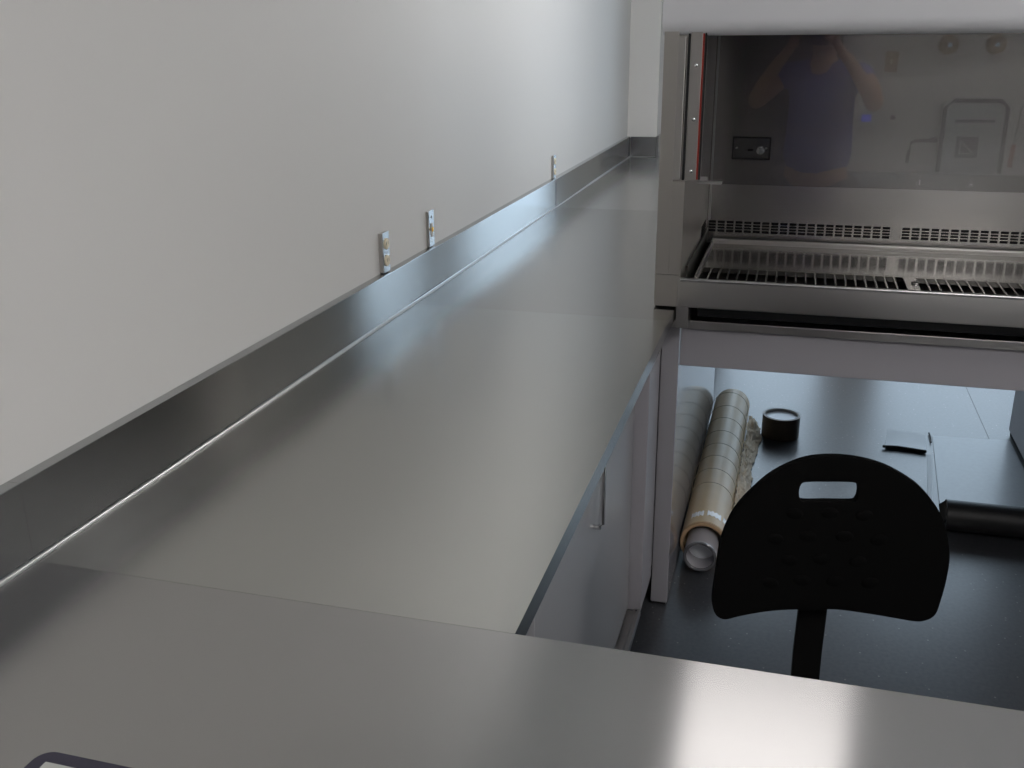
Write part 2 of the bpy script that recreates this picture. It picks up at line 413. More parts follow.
obj('corner_trim', BX(.683, .689, IYB-.008, IYB-.0005, 1.006, 1.62, bev=.001), 'bright', h)
# service outlet plate in the back wall
f = bmesh.new()
for a in ((.742, .853, 1.252, 1.256), (.742, .853, 1.190, 1.194), (.742, .746, 1.194, 1.252), (.849, .853, 1.194, 1.252)): box(f, a[0], a[1], IYB-.006, IYB-.0003, a[2], a[3])
sp = obj('service_plate', BX(.7465, .8485, IYB-.004, IYB-.0004, 1.1945, 1.2515), 'tray', h)
obj('plate_frame', f, 'black_gap', sp)
for x in (.755, .840): obj('screw', sphere(bmesh.new(), (x, IYB-.005, 1.223), .0045, (1, .6, 1)), 'chrome', sp, True)
obj('knob', cyl(bmesh.new(), (.824, IYB-.014, 1.217), (.824, IYB-.004, 1.217), .012, seg=24, bev=.001), 'plate', sp, True)
obj('label_slot', BX(.787, .803, IYB-.0052, IYB-.0041, 1.215, 1.221), 'black_metal', sp)
# dark bars painting the back slots' reflection low on the left chamber wall
bm = bmesh.new()
for r in range(rows): box(bm, IX0+.0002, IX0+.0012, 2.93, 3.06, Z0+.012+r*ph+.001, Z0+.012+(r+1)*ph-.003)
obj('slot_reflection', bm, 'black_gap', h)
# glass sash with its handle
s = obj('glass_sash', BX(.714, 1.855, HY+.020, HY+.026, 1.206, 1.60), 'glass', h)
bm = BX(.7095, .765, HY-.010, HY+.018, 1.208, 1.2135, bev=.0015); box(bm, .7095, .730, HY+.0185, HY+.0195, 1.2095, 1.222)
obj('sash_handle', bm, 'bright', s)
# white hood front with a rounded lower edge
bm = bmesh.new()
R_ = .036; prof = [(HY+.095, 1.539), (HY+.045, 1.539)]
for i in range(9):
    a = PI/2*i/8
    prof.append((HY-.012+R_-R_*math.sin(a), 1.539+R_-R_*math.cos(a)))
prof += [(HY-.012, 2.13), (HY+.01, 2.15), (HY+.095, 2.15)]
hx0 = .6125; ra = [bm.verts.new((hx0, y, z)) for y, z in prof]; rb = [bm.verts.new((1.934, y, z)) for y, z in prof]
n = len(prof)
for i in range(n): bm.faces.new((ra[i], ra[(i+1) % n], rb[(i+1) % n], rb[i]))
bm.faces.new(ra[::-1]); bm.faces.new(rb)
bmesh.ops.recalc_face_normals(bm, faces=bm.faces[:])
hf = obj('hood_front', bm, 'hood_white', h, True)
obj('screw', sphere(bmesh.new(), (hx0-.0005, HY+.004, 1.585), .002), 'black_metal', hf)
obj('hood_top', BX(HX0, HX1, HY+.096, 3.30, 2.151, 2.165), 'hood_white', h)
obj('rear_wall', BX(IX0+.001, IX1-.001, 3.28, 3.30, .916, 2.149), 'hood_white', h)

# ------------------------------------------------------------------ wall outlets
def outlet(y0, y1, z0, z1, dp, label, kind):
    t = thing('wall_outlet' if kind == 'duplex' else 'wall_switch', (0, y0, z0), label, 'outlet' if kind == 'duplex' else 'switch plate', 'steel wall plates above the backsplash')
    obj('back_box', BX(.0005, dp, y0+.001, y1-.001, z0, z1-.001, bev=.001), 'hood_front', t)
    xp = dp+.0025
    obj('cover_plate', BX(dp, xp, y0-.0005, y1+.0005, z0, z1, bev=.001), 'plate', t)
    yc, zc = (y0+y1)/2, (z0+z1)/2
    if kind == 'duplex':
        for s in (-1, 1):
            r = obj('receptacle', cyl(bmesh.new(), (xp-.0005, yc, zc+s*.020), (xp+.003, yc, zc+s*.020), min(.015, (y1-y0)*.36), seg=32, bev=.0006), 'beige', t, True)
            for q in (-1, 1):
                obj('socket_slot', BX(xp+.0028, xp+.0034, yc+q*.005-.0008, yc+q*.005+.0008, zc+s*.020-.002, zc+s*.020+.006), 'dark_edge', r)
        obj('screw', sphere(bmesh.new(), (xp, yc, zc), .0022, (.5, 1, 1)), 'chrome', t, True)
    else:
        obj('screw', sphere(bmesh.new(), (xp, yc, z1-.017), .0035, (.5, 1, 1)), 'dark_edge', t, True)
        obj('screw', sphere(bmesh.new(), (xp, yc, z0+.014), .0025, (.5, 1, 1)), 'chrome', t, True)
        obj('rocker', BX(xp-.0003, xp+.0025, yc-.006, yc+.006, zc-.022, zc+.014, bev=.001), 'white_plastic', t)
        obj('indicator', cyl(bmesh.new(), (xp+.002, yc-.002, zc-.002), (xp+.005, yc-.002, zc-.002), .006, seg=20, bev=.001), 'yellow', t, True)
outlet(2.150, 2.187, 1.0125, 1.108, .010, 'steel wall outlet with two beige sockets, nearest of the three plates', 'duplex')
outlet(2.470, 2.507, 1.0125, 1.108, .007, 'steel switch plate with yellow indicator between the two beige outlets', 'switch')
outlet(3.885, 3.920, 1.0125, 1.100, .008, 'small far steel wall outlet with beige sockets near the wall corner', 'duplex')

# ------------------------------------------------------------------ things on the floor under the bench
def ringtube(cx, cz, y0, y1, ro, ri, seg=72):
    """open tube lying along Y"""
    m = Matrix.Translation((cx, 0, cz)) @ Matrix.Rotation(-PI/2, 4, 'X')
    e = min(.002, (ro-ri)/3)
    return lathe(bmesh.new(), [(ro, y0+e), (ro, y1-e), (ro-e, y1), (ri+e, y1), (ri, y1-e), (ri, y0+e), (ri+e, y0), (ro-e, y0)], m, seg, closed=True)
RX, RR = .7505, .071
k = thing('kraft_tube', (RX, 2.773, 0), 'long brown kraft cardboard tube lying against the bench end panel', 'tube')
tb = obj('tube_wall', ringtube(RX, RR+.001, 2.785, 4.04, RR, .060), 'kraft', k, True)
for y in (3.0, 3.11, 3.22, 3.33, 3.45, 3.58, 3.71, 3.86):
    m = Matrix.Translation((RX, 0, RR+.001)) @ Matrix.Rotation(-PI/2, 4, 'X') @ Matrix.Rotation(.012, 4, 'X')
    obj('wrap_seam', lathe(bmesh.new(), [(RR-.001, y-.0009), (RR+.0004, y-.0009), (RR+.0004, y+.0009), (RR-.001, y+.0009)], m, 72, closed=True), 'seam', tb)
obj('end_ring', ringtube(RX, RR+.001, 2.773, 2.7845, RR, .060), 'kraft_edge', k, True)
for a0, a1, y in ((52, 88, 2.845), (97, 128, 2.84), (30, 46, 2.85)):
    bm = bmesh.new(); N = 16; ra = []; rb = []
    for i in range(N+1):
        a = math.radians(a0+(a1-a0)*i/N); w = .015+.004*math.sin(i*1.3)
        rr = RR+.0007+.0009*abs(math.sin(i*2.1))
        ra.append(bm.verts.new((RX+rr*math.cos(a), y-w, RR+.001+rr*math.sin(a)))); rb.append(bm.verts.new((RX+rr*math.cos(a), y+w, RR+.001+rr*math.sin(a))))
    for i in range(N): bm.faces.new((ra[i], ra[i+1], rb[i+1], rb[i]))
    obj('tape_strip', bm, 'clear_tape', tb, True)
w = thing('paper_roll', (RX, 2.704, 0), 'white paper roll sticking out of the near end of the kraft tube', 'paper roll')
obj('roll_body', ringtube(RX-.004, .0635, 2.712, 3.6, .0485, .043), 'white_tube', w, True)
obj('plastic_end_ring', ringtube(RX-.004, .0635, 2.704, 2.7115, .0492, .040), 'film', w, True)
bm = cyl(bmesh.new(), (RX-.004, 2.775, .0635), (RX-.004, 2.785, .0635), .0425)
obj('inner_sheen_disc', bm, 'core_white', w, True)  # white disc painting the crescent of light inside the hollow roll

# crumpled kraft paper strip beside the tube
def crumple():
    bm = bmesh.new(); NU, NV = 70, 22; g = []
    for i in range(NU+1):
        row = []; y = 3.02+.94*i/NU; u = i/NU
        wd = .050+.010*math.sin(u*9)+.012*noise.noise(Vector((u*12, 3, 1)))
        for j in range(NV+1):
            v = j/NV
            n1 = noise.noise(Vector((u*14, v*3, .3))); n2 = noise.noise(Vector((u*34, v*9, 4.3)))
            ridge = abs(n1)*.030+abs(n2)*.010
            x = .8225+wd*.93*v+.006*n2
            z = .004+(.078*(1-v)**.8)*(.75+.25*math.sin(u*5+1))+ridge*math.sin(PI*min(1, v+.15))*.9
            row.append(bm.verts.new((x, y+.012*n1, max(.003, z))))
        g.append(row)
    for i in range(NU):
        for j in range(NV): bm.faces.new((g[i][j], g[i+1][j], g[i+1][j+1], g[i][j+1]))
    bmesh.ops.recalc_face_normals(bm, faces=bm.faces[:])
    o = obj('crumpled_paper', bm, 'crumple')
    o.modifiers.new('thick', 'SOLIDIFY').thickness = .0015
    return o
tag(crumple(), 'crumpled brown kraft paper strip lying along the right side of the tube', 'paper')

# roll of packing tape standing flat on the floor
t = thing('tape_roll', (.953, 3.925, 0), 'dark brown tape roll with white core standing on the floor by the tube', 'tape roll')
Tm = Matrix.Translation((.953, 3.925, 0))
obj('tape_layers', lathe(bmesh.new(), [(.074, .001), (.074, .088), (.073, .089), (.068, .089), (.068, .0), (.073, .0)], Tm, 72, closed=True), 'brown_tape', t, True)
obj('rim', lathe(bmesh.new(), [(.0735, .0892), (.0735, .0905), (.064, .0905), (.064, .0892)], Tm, 72, closed=True), 'tape_core', t, True)
obj('core', lathe(bmesh.new(), [(.0675, .001), (.0675, .0888), (.063, .0888), (.063, .001)], Tm, 72, closed=True), 'tape_core', t, True)
obj('paper_disc', cyl(bmesh.new(), (.953, 3.925, .072), (.953, 3.925, .080), .0625, seg=48), 'core_white', t, True)

# roll of vinyl flooring with its loose end spread on the floor
v = thing('vinyl_roll', (1.53, 3.215, 0), 'partly unrolled blue-grey vinyl flooring roll with flat sheet beside the right bench panel', 'vinyl roll')
turns = 2.3; n = 170
def ribbon(name, pts, mat):
    bm = bmesh.new()
    A = [bm.verts.new((1.49+max(0, y-3.24)*.07, y, z)) for y, z in pts]; B = [bm.verts.new((1.838, y+(.02 if y > 3.9 else 0), z)) for y, z in pts]
    for i in range(len(pts)-1): bm.faces.new((A[i], A[i+1], B[i+1], B[i]))
    bmesh.ops.recalc_face_normals(bm, faces=bm.faces[:])
    o = obj(name, bm, mat, v); o.modifiers.new('thick', 'SOLIDIFY').thickness = .003
ribbon('vinyl_sheet', [(4.062-.0212*i, .0045) for i in range(41)], 'vinyl')
ribbon('rolled_part', [(3.215+(.052-.014*i/n)*math.cos(-PI/2-2*PI*turns*i/n), .055+(.052-.014*i/n)*math.sin(-PI/2-2*PI*turns*i/n)) for i in range(n+1)], 'vinyl_back')
# loose corner that sticks up at the left end of the roll
bm = bmesh.new(); vs = [bm.verts.new(p) for p in ((1.489, 3.235, .06), (1.470, 3.215, .088), (1.488, 3.20, .112), (1.4885, 3.17, .06), (1.478, 3.175, .04))]
bm.faces.new(vs); o = obj('loose_flap', bm, 'vinyl_back', v); o.modifiers.new('thick', 'SOLIDIFY').thickness = .003

def patch(name, quad, z, mat, label, edge=None, lift=0.):
    """a thin offcut lying on the floor; quad near-left, near-right, far-right, far-left"""
    bm = bmesh.new(); NU, NV = 14, 10; g = []
    q = [Vector((*p, 0)) for p in quad]
    for i in range(NU+1):
        row = []
        for j in range(NV+1):
            u, w_ = i/NU, j/NV
            p = (q[0]*(1-u)+q[1]*u)*(1-w_)+(q[3]*(1-u)+q[2]*u)*w_
            p.z = z+lift*(1-w_)**3*(.7+.5*u*(1-u))
            row.append(bm.verts.new(p))
        g.append(row)
    for i in range(NU):
        for j in range(NV): bm.faces.new((g[i][j], g[i+1][j], g[i+1][j+1], g[i][j+1]))
    bmesh.ops.recalc_face_normals(bm, faces=bm.faces[:])
    o = obj(name, bm, mat); o.modifiers.new('thick', 'SOLIDIFY').thickness = .002
    return tag(o, label, 'offcut')
patch('vinyl_offcut', [(1.355, 3.889), (1.505, 3.878), (1.522, 4.078), (1.378, 4.093)], .002, 'offcut', 'small square vinyl offcut with a curled-up front edge on the floor', lift=.013)
patch('vinyl_strip', [(1.464, 3.40), (1.478, 3.40), (1.524, 3.86), (1.506, 3.855)], .002, 'offcut', 'narrow pale cut strip on the floor beside the flat vinyl sheet', lift=.004)
bm = tube(bmesh.new(), [(1.345, 3.880, .010), (1.40, 3.884, .011), (1.46, 3.876, .010), (1.505, 3.868, .009)], .0055, seg=8)  # dark bar added in place of the offcut's lifted front edge
tag(obj('lifted_edge_bar', bm, 'dark_edge', None, True), 'short black curved bar standing in for the lifted front edge of the square offcut', 'offcut edge')
bm = tube(bmesh.new(), [(1.536, 4.085, .006), (1.536, 4.03, .009), (1.533, 3.98, .006)], .003, seg=8)  # small dark bar added as the offcut's lifted right edge
tag(obj('lifted_edge_bar', bm, 'dark_edge', None, True), 'tiny dark bar standing in for the lifted right edge of the square offcut', 'offcut edge')
struct('trim_1', BX(1.7625, 1.7645, 4.07, 4.75, 0, .0006), 'vinyl_back')

# ------------------------------------------------------------------ the laboratory chair
ph = .2
c = thing('lab_chair', (1.03, 1.58, 0), 'black lab chair with a rounded polyurethane backrest and hand slot, facing the camera', 'chair', rz=ph)
c['wloc'] = (0., 0., 0.)       # children below are given in the chair's own frame
OUT = [(0.0006, 0.8741), (-0.0411, 0.8667), (-0.0855, 0.8451), (-0.1186, 0.817), (-0.1461, 0.7861), (-0.1622, 0.7548), (-0.1724, 0.7202), (-0.1776, 0.6733), (-0.1819, 0.6319), (-0.1811, 0.6109), (-0.1734, 0.5953), (-0.1584, 0.5882), (-0.138, 0.5919), (-0.103, 0.5977), (-0.0624, 0.6019), (-0.0134, 0.6036), (0.0293, 0.6053), (0.0744, 0.6023), (0.1186, 0.5987), (0.1565, 0.5961), (0.1748, 0.5998), (0.1897, 0.6127), (0.1967, 0.6403), (0.2025, 0.6762), (0.2049, 0.7172), (0.1981, 0.7566), (0.1886, 0.7841), (0.1741, 0.8081), (0.1518, 0.8315), (0.1244, 0.849), (0.0915, 0.8637), (0.0476, 0.8728)]
SLOT = [(-0.031, 0.8253), (0.006, .8265), (0.045, 0.8272), (0.0535, 0.823), (0.0565, 0.810), (0.0535, 0.797), (0.045, 0.7925), (.006, .7915), (-0.031, 0.7905), (-0.0395, 0.795), (-0.0425, 0.808), (-0.0395, 0.821)]
BUMP = [(-0.0487, 0.7693), (0.0106, 0.7715), (0.0684, 0.7701), (-0.0798, 0.7255), (-0.0239, 0.7297), (0.038, 0.7317), (0.0954, 0.7295), (-0.0538, 0.688), (0.002, 0.6907), (0.0626, 0.6895), (-0.0303, 0.6531), (0.0267, 0.653), (-0.0849, 0.6484), (0.0852, 0.6539)]
def smooth_loop(P, k=4):
    out = []; n = len(P)
    for i in range(n):
        p0, p1, p2, p3 = P[i-1], P[i], P[(i+1) % n], P[(i+2) % n]
        for j in range(k):
            t = j/k
            out.append(tuple(.5*((2*p1[a])+(-p0[a]+p2[a])*t+(2*p0[a]-5*p1[a]+4*p2[a]-p3[a])*t*t+(-p0[a]+3*p1[a]-3*p2[a]+p3[a])*t**3) for a in (0, 1)))
    return out
def backrest():
    bm = bmesh.new()
    es = []
    for P in (smooth_loop([(x, .6+(z-.6)*.978) for x, z in OUT]), smooth_loop(SLOT, 3)):
        vs = [bm.verts.new((x, 0, z)) for x, z in P]
        es += [bm.edges.new((vs[i], vs[(i+1) % len(vs)])) for i in range(len(vs))]
    bmesh.ops.triangle_fill(bm, use_beauty=True, edges=es)
    for i in range(-19, 22):
        bmesh.ops.bisect_plane(bm, geom=bm.verts[:]+bm.edges[:]+bm.faces[:], plane_co=(i*.01, 0, 0), plane_no=(1, 0, 0))
    for i in range(58, 88, 2):
        bmesh.ops.bisect_plane(bm, geom=bm.verts[:]+bm.edges[:]+bm.faces[:], plane_co=(0, 0, i*.01), plane_no=(0, 0, 1))
    bmesh.ops.recalc_face_normals(bm, faces=bm.faces[:])
    if bm.faces[0].normal.y > 0: bmesh.ops.reverse_faces(bm, faces=bm.faces[:])
    r = bmesh.ops.extrude_face_region(bm, geom=bm.faces[:])
    for v_ in [g for g in r['geom'] if isinstance(g, bmesh.types.BMVert)]: v_.co.y += .016
    bmesh.ops.recalc_face_normals(bm, faces=bm.faces[:])
    rim = [e for e in bm.edges if len(e.link_faces) == 2 and e.calc_face_angle(0) > 1.0 and abs((e.verts[0].co-e.verts[1].co).y) < .01]
    bmesh.ops.bevel(bm, geom=rim, offset=.005, segments=3, affect='EDGES', clamp_overlap=True, profile=.5)
    for v_ in bm.verts: v_.co.y += .18*(v_.co.z-.6)-.55*v_.co.x**2
    for x, z in BUMP:
        sphere(bm, (x, .18*(z-.6)-.55*x*x+.001, z), .0145, (1.1, .22, .8), seg=16)
    return bm
obj('backrest', backrest(), 'black_pu', c, True)
bm = bmesh.new()
path = [(.002, .050, .72), (.0015, .040, .62), (-.001, .034, .56), (-.003, .030, .50), (-.004, .024, .44), (-.004, .0, .395), (0, -.06, .375), (0, -.19, .375)]
pr = []
for i, p in enumerate(path):
    p = Vector(p); d = (Vector(path[min(i+1, len(path)-1)])-Vector(path[max(i-1, 0)])).normalized()
    nn = Vector((1, 0, 0)).cross(d).normalized()*.004
    pr.append([bm.verts.new(p+Vector((s*.0245, 0, 0))+nn*q) for s, q in ((-1, -1), (1, -1), (1, 1), (-1, 1))])
for a_, b_ in zip(pr[:-1], pr[1:]):
    for i in range(4): bm.faces.new((a_[i], a_[(i+1) % 4], b_[(i+1) % 4], b_[i]))
bm.faces.new(pr[0]); bm.faces.new(pr[-1][::-1]); bmesh.ops.recalc_face_normals(bm, faces=bm.faces[:])
obj('back_bar', bm, 'black_metal', c)
bm = BX(-.025, .030, .024, .045, .64, .72, bev=.004); obj('back_bracket', bm, 'black_metal', c)
bm = bmesh.new()
sm = Matrix.Translation((0, -.22, -.06)) @ Matrix.Diagonal((1.05, 1, 1, 1))
lathe(bm, [(.0, .452), (.16, .452), (.185, .460), (.195, .475), (.19, .490), (.165, .498), (.10, .492), (.0, .488)], sm, 48)
obj('seat', bm, 'black_pu', c, True)
bm = cyl(bmesh.new(), (0, -.20, .26), (0, -.20, .392), .014); cyl(bm, (0, -.20, .09), (0, -.20, .27), .025); obj('gas_column', bm, 'black_metal', c, True)
bm = cyl(bmesh.new(), (0, -.20, .07), (0, -.20, .12), .04)
for i in range(5):
    a = 2*PI*i/5+.3; e = (.27*math.cos(a), -.20+.27*math.sin(a), .065); tube(bm, [(0, -.20, .10), (.14*math.cos(a), -.20+.14*math.sin(a), .085), e], .016, 10)
st = obj('star_base', bm, 'black_metal', c, True)
for i in range(5):
    a = 2*PI*i/5+.3; x, y = .27*math.cos(a), -.20+.27*math.sin(a)
    d_ = Vector((-math.sin(a), math.cos(a), 0))
    bm = bmesh.new()
    for s_ in (-1, 1): cyl(bm, Vector((x, y, .025))+d_*s_*.006, Vector((x, y, .025))+d_*s_*.02, .025, seg=20, bev=.003)
    cyl(bm, (x, y, .03), (x, y, .065), .006, seg=10); cyl(bm, Vector((x, y, .025))-d_*.01, Vector((x, y, .025))+d_*.01, .006, seg=10)
    obj('caster', bm, 'black_metal', st, True)
c['wloc'] = (1.03, 1.58, 0.)

# ------------------------------------------------------------------ dark rimmed tablet at the lower left
t = thing('tablet', (.29, .42, ZC), 'dark violet-rimmed tablet with pale grey face lying on the foreground worktop, lower left', 'tablet')
bm = BX(.297, .543, .45, .624, ZC+.0005, ZC+.010)
bmesh.ops.bevel(bm, geom=[e for e in bm.edges if abs(e.verts[0].co.z-e.verts[1].co.z) > .005], offset=.016, segments=6, affect='EDGES', profile=.5)
obj('tablet_body', bm, 'navy', t, True)
bm = BX(.312, .521, .472, .609, ZC+.0101, ZC+.0112); obj('tablet_screen', bm, 'screen_grey', t)

# ------------------------------------------------------------------ ceiling lights
lights = [(.68, 1.27, 2.95, 4.15, 'ceiling light above the safety cabinet'), 
          (1.6, 2.23, -.9, .3, 'ceiling light straight above the foreground worktop'), (2.75, 3.37, .0, 1.2, 'ceiling light at the right above the foreground worktop')]
for x0, x1, y0, y1, lb in lights:
    t = thing('ceiling_light', ((x0+x1)/2, (y0+y1)/2, H), 'white recessed ' + lb, 'ceiling light', 'recessed ceiling lights')
    bm = BX(x0-.03, x0, y0-.03, y1+.03, H-.02, H-.0005); box(bm, x1, x1+.03, y0-.03, y1+.03, H-.02, H-.0005)
    box(bm, x0, x1, y0-.03, y0, H-.02, H-.0005); box(bm, x0, x1, y1, y1+.03, H-.02, H-.0005)
    obj('frame', bm, 'white_plastic', t)
    obj('diffuser', BX(x0+.001, x1-.001, y0+.001, y1-.001, H-.012, H-.006), 'lamp', t)

# ------------------------------------------------------------------ things on the wall behind the camera (seen in the sash glass)
bs = thing('wash_ledge', (1.2, YB, 0), 'steel wash ledge with taps along the wall behind the camera', 'sink')
obj('ledge_top', BX(1.2, 3.0, YB+.001, YB+.35, .64, .67, bev=.003), 'steel_x', bs)
obj('upstand', BX(1.2, 3.0, YB+.001, YB+.02, .6705, .755, bev=.002), 'steel_x', bs)
obj('ledge_cabinet', BX(1.22, 2.98, YB+.02, YB+.33, 0, .639, bev=.003), 'laminate', bs)
def tap(x, label):
    t = thing('water_tap', (x, YB+.15, .67), label, 'tap', 'taps on the wash ledge')
    obj('tap_body', cyl(bmesh.new(), (x, YB+.15, .671), (x, YB+.15, .72), .014, .011, bev=.001), 'chrome', t, True)
    bm = tube(bmesh.new(), [(x, YB+.15, .70), (x, YB+.155, .73), (x, YB+.18, .745), (x, YB+.22, .735), (x, YB+.235, .71)], .008); obj('spout', bm, 'chrome', t, True)
    bm = BX(x-.025, x+.025, YB+.145, YB+.157, .722, .729, bev=.002); obj('tap_handle', bm, 'chrome', t)
tap(1.62, 'chrome tap left of the pair on the wash ledge'); tap(1.90, 'chrome tap right of the pair on the wash ledge')
d = thing('towel_dispenser', (1.9, YB, .76), 'rounded stainless paper towel dispenser on the wall behind the camera', 'dispenser')
bm = BX(1.71, 2.06, YB+.001, YB+.12, .775, 1.19)
bmesh.ops.bevel(bm, geom=[e for e in bm.edges if abs(e.verts[0].co.y-e.verts[1].co.y) > .05], offset=.06, segments=6, affect='EDGES', profile=.5)
obj('case', bm, 'hood_steel', d, True)
obj('case_frame', tube(bmesh.new(), [(1.72, YB+.121, .78), (1.72, YB+.121, 1.14), (1.76, YB+.121, 1.18), (2.01, YB+.121, 1.18), (2.05, YB+.121, 1.14), (2.05, YB+.121, .78)], .012, 8), 'black_metal', d)
obj('slot', BX(1.78, 1.99, YB+.1205, YB+.124, 1.06, 1.075), 'black_metal', d)
obj('sign_plate', BX(1.80, 1.92, YB+.1205, YB+.123, .86, .98), 'dark_door', d)
bm = bmesh.new()
tp = [(1.825, .885), (1.895, .885), (1.825, .96)]
for i in range(3):
    a, b_ = tp[i], tp[(i+1) % 3]; tube(bm, [(a[0], YB+.124, a[1]), (b_[0], YB+.124, b_[1])], .003, 6)
obj('sign_mark', bm, 'white_plastic', d)
for x, lb in ((1.707, 'left brass round gas valve high on the wall behind the camera'), (1.955, 'right brass round gas valve high on the wall behind the camera')):
    g = thing('gas_valve', (x, YB, 1.48), lb, 'valve', 'round valves on the back wall')
    obj('valve_body', cyl(bmesh.new(), (x, YB+.001, 1.48), (x, YB+.05, 1.48), .055, .045, bev=.004), 'kraft_edge', g, True)
    obj('valve_wheel', lathe(bmesh.new(), [(.045, 0), (.05, .008), (.045, .016), (.038, .008)], Matrix.Translation((x, YB+.06, 1.48)) @ Matrix.Rotation(-PI/2, 4, 'X'), 32, closed=True), 'kraft_edge', g, True)
    obj('valve_stem', cyl(bmesh.new(), (x, YB+.05, 1.48), (x, YB+.075, 1.48), .012), 'chrome', g, True)
p = thing('light_switch', (1.41, YB, 1.36), 'steel light switch plate on the wall behind the camera', 'switch')
obj('cover_plate', BX(1.375, 1.445, YB+.0005, YB+.006, 1.33, 1.445, bev=.002), 'kraft_edge', p); obj('toggle', BX(1.403, 1.417, YB+.006, YB+.014, 1.375, 1.405, bev=.002), 'beige', p)
p = thing('thermostat', (1.303, YB, 1.03), 'white wall thermostat with a blue lit display behind the camera', 'thermostat')
obj('case', BX(1.255, 1.35, YB+.0005, YB+.022, 1.0, 1.11, bev=.004), 'white_plastic', p); obj('display', BX(1.275, 1.33, YB+.022, YB+.024, 1.05, 1.09), 'blue_lcd', p)
p = thing('dimmer_plate', (1.44, YB, 1.03), 'white wall plate with a round dial beside the thermostat', 'control')
obj('cover_plate', BX(1.395, 1.485, YB+.0005, YB+.012, 1.0, 1.11, bev=.003), 'white_plastic', p); obj('dial', cyl(bmesh.new(), (1.452, YB+.012, 1.075), (1.452, YB+.024, 1.075), .014, bev=.001), 'black_metal', p, True)

g = thing('swing_faucet', (1.72, YB, .94), 'dark swing arm faucet reaching sideways from the wall behind the camera', 'faucet')
obj('wall_flange', cyl(bmesh.new(), (1.69, YB+.001, .956), (1.69, YB+.02, .956), .022, bev=.002), 'chrome', g, True)
obj('swing_arm', tube(bmesh.new(), [(1.69, YB+.02, .956), (1.69, YB+.13, .956), (1.66, YB+.15, .957), (1.58, YB+.15, .957), (1.556, YB+.15, .945), (1.548, YB+.15, .90), (1.545, YB+.15, .83)], .010), 'black_metal', g, True)
g = thing('wash_brush', (2.12, YB, .76), 'thin brush with a red handle hanging on the wall behind the camera', 'brush')
obj('red_handle', cyl(bmesh.new(), (2.12, YB+.016, .80), (2.125, YB+.016, .93), .013, bev=.003), 'red', g, True)
obj('brush_rod', cyl(bmesh.new(), (2.125, YB+.016, .93), (2.14, YB+.016, 1.15), .005), 'chrome', g, True)

# ------------------------------------------------------------------ the person taking the photograph (seen in the sash glass)
fw = Vector((-.273, .962, 0)); rt = Vector((.962, .273, 0)); CO = Vector((.93442, 0, 0))
def P(r, f, z): return CO+rt*r+fw*f+Vector((0, 0, z))
def skin(name, pts, edges, mat, parent=None, sub=2, root=0):
    me = D.meshes.new(name); me.from_pydata([tuple(p[0]) for p in pts], edges, []); o = D.objects.new(name, me); COL.objects.link(o)
    sk = o.modifiers.new('skin', 'SKIN'); sk.branch_smoothing = .4
    for i, p in enumerate(pts):
        r = p[1] if isinstance(p[1], tuple) else (p[1], p[1])
        me.skin_vertices[0].data[i].radius = r; me.skin_vertices[0].data[i].use_root = (i == root)
    ss = o.modifiers.new('sub', 'SUBSURF'); ss.levels = ss.render_levels = sub
    me.materials.append(M[mat])
    if parent is not None: o.parent = parent; o.matrix_parent_inverse = parent.matrix_world.inverted()
    return o
FB = -.31
body = [(P(0, FB, .93), (.15, .105)), (P(0, FB, 1.06), (.135, .095)), (P(0, FB, 1.22), (.135, .09)), (P(0, FB+.0, 1.35), (.12, .075)), (P(0, FB+.01, 1.425), .055), (P(0, FB+.035, 1.48), .052), (P(0, FB+.055, 1.55), (.074, .088)), (P(0, FB+.06, 1.62), (.068, .082)), (P(0, FB+.055, 1.66), (.04, .05))]
ed = [(i, i+1) for i in range(8)]
def limb(start, L):
    n0 = len(body)
    for i, q in enumerate(L):
        body.append(q); ed.append((start if i == 0 else n0+i-1, n0+i))
    return n0+len(L)-1
hands = {}
for s in (-1, 1):
    e = limb(3, [(P(s*.17, FB, 1.37), .055), (P(s*.235, FB+.06, 1.30), .048), (P(s*.285, FB+.15, 1.225), .040), (P(s*.24, FB+.17, 1.31), .037), (P(s*.165, FB+.19, 1.42), .028), (P(s*.115, FB+.20, 1.475), (.028, .020)), (P(s*.098, FB+.205, 1.52), (.034, .016))])
    # five fingers round the sides of the camera, the thumb behind it
    for k in range(4):
        z = 1.515+.017*k
        limb(e, [(P(s*.082, FB+.215, z+.01), .010), (P(s*.074, FB+.245-.002*k, z+.012), .0085), (P(s*(.055), FB+.252-.003*k, z+.008), .007)])
    limb(e, [(P(s*.082, FB+.18, 1.50), .011), (P(s*.06, FB+.165, 1.515), .009), (P(s*.045, FB+.162, 1.527), .008)])
    limb(0, [(P(s*.10, FB, .84), .085), (P(s*.105, FB+.01, .50), .060), (P(s*.108, FB-.01, .30), .055), (P(s*.11, FB-.02, .09), .038), (P(s*.115, FB+.03, .045), (.040, .035)), (P(s*.125, FB+.14, .035), (.042, .026))])
person = skin('person', body, ed, 'skin', None, 2)
tag(person, 'person in a blue short-sleeved shirt holding a camera up, standing behind the foreground worktop', 'person')
shirt = skin('shirt', [(P(0, FB, .87), (.19, .145)), (P(0, FB, 1.06), (.17, .13)), (P(0, FB, 1.22), (.172, .135)), (P(0, FB, 1.36), (.17, .125)), (P(0, FB+.008, 1.425), .066),
    (P(-.17, FB, 1.37), .068), (P(-.225, FB+.045, 1.315), .064), (P(.17, FB, 1.37), .068), (P(.225, FB+.045, 1.315), .064)],
    [(0, 1), (1, 2), (2, 3), (3, 4), (3, 5), (5, 6), (3, 7), (7, 8)], 'shirt', person)
tr = [(P(0, FB, .95), (.172, .128))]; te = []
